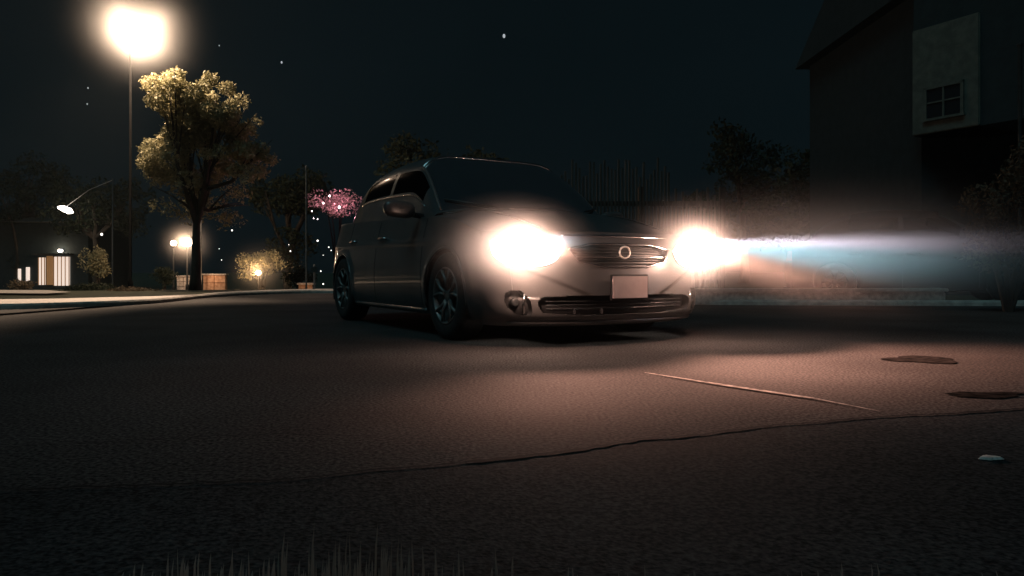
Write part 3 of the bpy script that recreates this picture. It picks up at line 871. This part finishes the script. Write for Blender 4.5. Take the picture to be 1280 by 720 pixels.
# made-up spread: dimmed towards road, car and house, boosted towards the pavement
_sh = _mr(_dt((.525,-.76,-.39)), .968, .988, 1, .015)
_lb = _mr(_dt((.30,-.74,-.60)), .955, .995, 1, 7)
_hs = _mr(_dt((1,-.15,-.1)), .90, .96, 1, .08)
_nt.links.new(_mm('MULTIPLY', _mm('MULTIPLY', _sh, _hs), _lb), _nt.nodes['Emission'].inputs['Strength'])
# drooping lamp at far left
hd = at(81, 261, 38.0)
rt, H = street_lamp(141, hd, 38.0, 'street lamp with long drooping arm and bright white head at far left', up=1.6, globe=.1, r=.05)
MB().tube([H+Vector((-.35,0,.08)), H+Vector((-.1,0,.03)), H+Vector((.25,0,-.12)), H+Vector((.42,0,-.2))], [.06,.15,.16,.05], 10).build('lamp_head', emis('white_head', (1,.86,.74), 9), rt, True)
point_light('street_light', hd+Vector((0,-.25,-.35)), (1,.75,.55), 60, .1)
# pair of warm globes
for px, py, d, gr, lab, e_, pw in ((234,303,30,.19,'larger of the two warm globe lamps by the thin pole',22,90),(217,304,32,.13,'smaller globe lamp to the left of the larger warm globe',14,20)):
    hd = at(px, py, d); bx = hd.x; rt, H = street_lamp(px, hd, d, lab, arm=False, r=.04, up=-.1, name='globe_lamp', group='warm globe lamps behind the lawn')
    MB().lathe([(0,-gr)]+[(gr*math.sin(R(k)), -gr*math.cos(R(k))) for k in range(15, 180, 15)]+[(0,gr)], H, 'z', 20).build('lamp_globe', emis('warm_globe', (1,.78,.58), e_), rt, True)
    MB().lathe([(0,-gr-.08),(.05,-gr-.08),(.09,-gr+.02),(0,-gr+.03)], H, 'z', 12).build('collar', M['darksteel'], rt, True)
    point_light('globe_light', hd+Vector((0,-gr-.12,0)), (1,.6,.35), pw, .06)
# lamp in the bush
p = at(323, 341, 26.2); rt = empty('garden_lamp', (p.x, p.y, gz(p.x, p.y)), label='garden lamp glowing inside the round bush', cat='garden lamp')
zz = p.z-gz(p.x, p.y)
MB().tube([(0,0,-.05),(0,0,zz-.06)], .025, 8).build('post', M['darksteel'], rt)
MB().lathe([(0,-.09),(.07,-.07),(.1,0),(.07,.07),(0,.09)], (0,0,zz), 'z', 16).build('lamp_globe', emis('amber_globe', (1,.7,.38), 12), rt, True)
point_light('garden_light', p+Vector((0,-.25,.05)), (1,.58,.30), 90, .05)
# poles
def pole(px, y0, y1, d, label, name='pole', r=.03, m='steel', cat='pole', panel=None):
    x = (px-640)/F*d; b = gz(x, d); t = CH+(HY-y0)/F*d
    rt = empty(name, (x, d, b), label=label, cat=cat)
    MB().tube([(0,0,-.05),(0,0,t-b)], r, 10).build('post', M[m], rt)
    MB().lathe([(0,t-b+.03),(r*1.3,t-b+.01),(r*1.5,t-b-.03)], (0,0,0), 'z', 10).build('cap', M[m], rt)
    if panel: MB().box((0,-r-.01,t-b-panel[1]/2-.04), (panel[0], .015, panel[1]), bev=.004).build('panel', M['walldark'], rt)
    return rt
pole(251, 276, 355, 27, 'thin pale pole right of the warm globe lamps', r=.035)
pole(383, 208, 362, 18, 'slim pole left of the pink blossoms', r=.02)
pole(393, 332, 368, 17.5, 'short sign post standing on the kerb near the car', name='sign_post', r=.022, cat='sign post', panel=(.16,.12))
pole(1275, 55, 350, 13, 'slim pole at the right edge in front of the house', r=.035, m='darksteel')

# ================================================================== BUILDINGS
# lit building at far left
d = 44.0; x0 = (8-640)/F*d; x1 = (100-640)/F*d; g0 = gz(-25, d); k = d/F
rt = empty('lit_building', ((x0+x1)/2, d, g0), label='small dark building with glowing tall white panels at far left', cat='building')
def lx(px): return (px-640)*k-(x0+x1)/2
def lz(py): return CH+(HY-py)*k-g0
MB().box((0, 2.5, 2.0), (x1-x0+1, 5, 4.2)).build('wall', M['walldark'], rt)
rf = MB(); w2 = (x1-x0)/2+.9; rf.add([(-w2,-.6,4.1),(w2,-.6,4.1),(w2,5.6,4.1),(-w2,5.6,4.1),(-w2,2.5,5.2),(w2,2.5,5.2)], [(0,1,5,4),(2,3,4,5),(0,4,3),(1,2,5),(3,2,1,0)]); rf.build('roof', M['siding'], rt)
for (a, b, t, bt, mt, nm, lab) in ((50,57.5,322,356,'litpanel','panel','narrow pale lit panel'),(60.5,66.5,320,356,'litgap','panel','brown lit panel'),(69,88,321,357,'litpanel','panel','wide white lit panel'),(24,27,336,356,'litpanel','lit_post','thin lit strip'),(34,38,334,356,'litpanel','lit_post','thin lit strip')):
    po = MB().box((lx((a+b)/2), -.08, lz((t+bt)/2)), ((b-a)*k, .10, (bt-t)*k), bev=.01).build(nm, M[mt], rt); po['label'] = lab
    if b-a > 5:
        fm = MB()
        for xx in np.arange(a, b+.1, (b-a)/(2 if b-a < 12 else 4)): fm.box((lx(xx), -.135, lz((t+bt)/2)), (.05, .02, (bt-t)*k))
        fm.build('mullion', M['litgap'], po)
MB().box((lx(70), -.3, lz(318)), (2.3, .5, .1), bev=.02).build('canopy', M['siding'], rt)
MB().box((lx(77), -.12, lz(313.5)), (.3,.2,.2), bev=.05).build('wall_lamp', emis('wall_lamp', (1,.9,.8), 2.5), rt)
point_light('wall_light', Vector((lx(77)+(x0+x1)/2, d-.45, lz(314)+g0)), (1,.72,.5), 30, .08)
# small lit patches: block walls
def lowwall(px0, px1, y0, y1, d, m, label, lamp=None):
    kk = d/F; xa, xb = (px0-640)*kk, (px1-640)*kk; g0 = gz(xa, d); h = (HY-y0)*kk+CH-g0
    rt = empty('garden_wall', ((xa+xb)/2, d, g0), label=label, cat='wall')
    mb = MB(); n = max(2, int((xb-xa)/.4)); rows = max(1, int(h/.2))
    for i in range(n):
        for j in range(rows):
            mb.box((-(xb-xa)/2+(i+.5)*(xb-xa)/n, 0, (j+.5)*h/rows), ((xb-xa)/n-.015, .2, h/rows-.012), bev=.01)
    mb.build('blocks', M[m], rt); MB().box((0,.0,h+.03), (xb-xa+.08,.28,.06), bev=.01).build('coping', M['concrete'], rt)
    if lamp: point_light('wall_washer', Vector(((xa+xb)/2, d-.5, g0+h*.8)), (1,.55,.3), lamp, .04)
    return rt
lowwall(255, 283, 344, 356, 28, 'brickwall', 'low block wall lit orange right of the thin pale pole', 6)
lowwall(374, 392, 356, 363, 22, 'brickwall', 'tiny orange lit wall left of the sign post', 2.5)
lowwall(222, 239, 346, 352, 31, 'concrete', 'short pale wall under the larger warm globe lamp', 2)
# house at the right with a pale upper bay
rt = empty('house', (10.6, 17, -.02), label='dark house with a pale upper bay at the upper right', cat='house')
MB().box((2.2, 2, 3.4), (7.4, 6, 6.8)).build('wall', M['walldark'], rt)
rf = MB(); rf.add([(-1.8,-1.4,6.82),(6.3,-1.4,6.82),(6.3,5.4,6.82),(-1.8,5.4,6.82),(-1.8,2,9),(6.3,2,9)], [(0,1,5,4),(2,3,4,5),(0,4,3),(1,2,5),(3,2,1,0)]); rf.build('roof', M['walldark'], rt)
# the bay is turned a little so that its lower edge rises towards the right
bay = bpy.data.objects.new('bay', None)
pL = at(1140, 166, 15.8); pR = at(1224, 153, 14.6)
c = (pL+pR)/2; ang = math.atan2(pR.y-pL.y, pR.x-pL.x); wd = (pR.xy-pL.xy).length; zb = 3.50; hb = 2.3
NRM = Vector((math.sin(ang), -math.cos(ang), 0)); BC = Vector((c.x-10.6, c.y-17, 0))-NRM*.8
MB().box((BC.x+2.0*math.cos(ang)-NRM.x*.06, BC.y+2.0*math.sin(ang)-NRM.y*.06, zb+1.65), (wd+4.0, 1.6, 3.3), rz=ang).build('upper_storey', M['walldark'], rt)
mb = MB().box((BC.x, BC.y, zb+hb/2), (wd, 1.6, hb), rz=ang, bev=.02); bo = mb.build('bay', M['wallpale'], rt)
nrm = NRM; cc = Vector((BC.x, BC.y, zb+.62))+nrm*.805
MB().box(cc, (.70,.03,.62), rz=ang).build('window', M['darkglass'], rt)
f = MB(); ux = Vector((math.cos(ang), math.sin(ang), 0))
for o_, dm in ((ux*.38,(.06,.06,.74)),(-ux*.38,(.06,.06,.74)),(Vector((0,0,.34)),(.82,.06,.06)),(Vector((0,0,-.34)),(.86,.09,.05)),(Vector((0,0,.02)),(.7,.04,.03)),(ux*0,(.035,.045,.64))):
    f.box(cc+nrm*.02+o_, dm, rz=ang)
f.build('window_frame', M['wallpale'], rt)
MB().box((1.2,-1.04,1.0), (.95,.06,2.05), bev=.01).build('door', M['siding'], rt)
# slatted fence behind the car
d = 12.6; kk = d/F; xa, xb = (700-640)*kk, (905-640)*kk; rt = empty('slatted_fence', ((xa+xb)/2, d, 0), label='tall fence of narrow upright slats behind the car', cat='fence')
mb = MB(); n = 46; q = random.Random(4)
for i in range(n): 
    h = 2.35+q.uniform(-.25,.15)-(.5 if i > 30 else 0)
    mb.box((-(xb-xa)/2+(i+.5)*(xb-xa)/n, q.uniform(-.01,.01), h/2), ((xb-xa)/n*.55, .025, h))
mb.build('slats', M['siding'], rt)
for z in (.4, 1.7): MB().box((0,.05,z), (xb-xa,.05,.09)).build('rail', M['siding'], rt)
for x in (-(xb-xa)/2, 0, (xb-xa)/2): MB().box((x,.12,1.0), (.09,.09,2.0)).build('post', M['bark'], rt)
# low wall behind the beam
d = 10.75; xa, xb = 2.2, 6.6; rt = empty('low_wall', ((xa+xb)/2, d, 0), label='low concrete wall behind the headlight beam', cat='wall')
MB().box((0,.3,.10), (xb-xa,.2,.20), bev=.015).build('wall_body', M['concrete'], rt)
MB().box((0,.3,.225), (xb-xa+.06,.26,.05), bev=.01).build('coping', M['kerb'], rt)

# tiny lights
bulbs = [(397,301,.035,'white'),(411,309,.022,'white'),(414,313,.018,'white'),(423,321,.024,'white'),(401,339,.024,'white'),(404,355,.028,'white'),(363,314,.026,'white'),(361,306,.014,'white'),(277,325,.016,'white'),(274,311,.014,'white'),(290,288,.03,'white'),(127,293,.045,'white'),(404,319,.014,'white'),
         (424,259,.05,'pink'),(412,245,.038,'pink'),(404,254,.038,'pink'),(390,264,.025,'pink'),(397,274,.02,'pink'),(392,273,.02,'pink')]
em = {'white': emis('bulb_white', (1,.93,.84), 3.0), 'pink': emis('bulb_pink', (1,.75,.8), 7)}
for i, (px, py, r, c) in enumerate(bulbs):
    d = 23.4 if c == 'pink' else 22.5; p = at(px, py, d)
    o = empty('hanging_bulb', p, label=('tiny pink white bulb glowing among the pink blossoms' if c == 'pink' else 'tiny white hanging bulb dotted in the dark left of the car'), cat='light bulb', group='pink bulbs in the blossoms' if c == 'pink' else 'tiny white bulbs left of the car')
    r *= .8; MB().lathe([(0,-r),(r*.7,-r*.7),(r,0),(r*.7,r*.7),(r*.3,r*1.1),(0,r*1.1)], (0,0,0), 'z', 12).build('bulb', em[c], o, True)
    MB().lathe([(0,r*1.7),(r*.35,r*1.7),(r*.35,r*1.0),(0,r*1.0)], (0,0,0), 'z', 8).build('socket', M['black'], o)
for px, py, w in ((420,250,26),(402,258,18),(436,242,14)): point_light('blossom_light', at(px, py, 23.0), (1,.45,.52), w, .05)
# specks of light in the sky
es = emis('star_light', (.8,.85,.9), .55)
for i, (px, py, r, lab) in enumerate(((630,45,.7,'small pale speck in the night sky above the car roof'),(352,78,.42,'faint pale star right of the lamplit tree'),(110,110,.3,'faint star left of the big street lamp, upper of two'),(109,130,.3,'faint star left of the big street lamp, lower of two'),(274,57,.25,'tiny faint star just above the lamplit tree'))):
    p = at(px, py, 300)
    mb = MB(); bm = bmesh.new(); bmesh.ops.create_icosphere(bm, subdivisions=2, radius=r)
    V = [(v.co.x*.8, v.co.y, v.co.z*1.25) for v in bm.verts]; Fc = [tuple(v.index for v in f_.verts) for f_ in bm.faces]; bm.free()
    o = meshobj('star', V, Fc, es, None, True); o.location = p; tag(o, lab, 'star')

# ================================================================== ADDED GLOW MIST, HAZE, WORLD, CAMERA
mist(carw(-.83, .18, .645), (.66,.52,.385), GLOW_MIST_H, 'headlight_glow_mist', 'added mist making the glow round the left headlight', TH)
mist(carw(.63, .12, .64), (.60,.52,.47), GLOW_MIST_H, 'headlight_glow_mist', 'added mist making the glow round the right headlight', TH)
mist(LA, (2.15,2.1,2.05), GLOW_MIST_A, 'lamp_glow_mist', 'added mist making the glow round the big street lamp')
mist(at(233,304,29.8), (1.5,1.2,1.4), .6, 'lamp_glow_mist', 'added mist making the glow round the warm globe lamps')
mist(at(326,338,26.1), (1.9,1.2,1.6), .13, 'lamp_glow_mist', 'added mist making the glow round the glowing bush')
mist(carw(1.8, -.45, .68), (2.3,1.6,.62), .42, 'beam_glow_mist', 'added mist that shows the beam of the right headlight', TH)
hz = MB().box((0, 45, 15), (160, 130, 34)).build('haze', volmat('haze_air', (.8,.95,1), HAZE, .1)); tag(hz, 'thin night haze', 'haze', None, 'stuff')

w = bpy.data.worlds.new('World'); sc.world = w; w.use_nodes = True; nt = w.node_tree
bg = nt.nodes['Background']
n = nt.nodes.new('ShaderNodeTexNoise'); n.inputs['Scale'].default_value = 2.5; n.inputs['Detail'].default_value = 3
r = nt.nodes.new('ShaderNodeValToRGB'); r.color_ramp.elements[0].position = .3; r.color_ramp.elements[1].position = .7
r.color_ramp.elements[0].color = (.0015,.0038,.0050,1); r.color_ramp.elements[1].color = (.0022,.0050,.0066,1)
tc = nt.nodes.new('ShaderNodeTexCoord'); nt.links.new(tc.outputs['Generated'], n.inputs['Vector']); nt.links.new(n.outputs[0], r.inputs[0]); nt.links.new(r.outputs[0], bg.inputs[0])
bg.inputs[1].default_value = 1.0
sl = bpy.data.lights.new('night_fill', 'SUN'); sl.energy = NIGHT_FILL; sl.angle = R(25); sl.color = (.38,.88,1.0)  # added fill lamp lifting the dark ground, no moon in view
so = link(bpy.data.objects.new('night_fill', sl)); so.rotation_euler = (R(25), R(-20), 0)

cam = bpy.data.cameras.new('camera'); co = link(bpy.data.objects.new('camera', cam)); co.location = (0,0,CH); co.rotation_euler = (R(90),0,0)
cam.sensor_width = 36; cam.lens = F/1280*36; cam.shift_y = -(360-HY)/1280; cam.clip_start = .05; cam.clip_end = 2000
sc.camera = co
sc.view_settings.view_transform = 'Standard'; sc.view_settings.look = 'None'; sc.view_settings.gamma = 1; sc.view_settings.exposure = 0
cy = sc.cycles
cy.volume_bounces = 1; cy.max_bounces = 6; cy.diffuse_bounces = 2; cy.glossy_bounces = 3; cy.transparent_max_bounces = 12
cy.use_denoising = True; cy.sample_clamp_indirect = 4; cy.caustics_reflective = False; cy.caustics_refractive = False
if GRAIN: cy.use_denoising = False
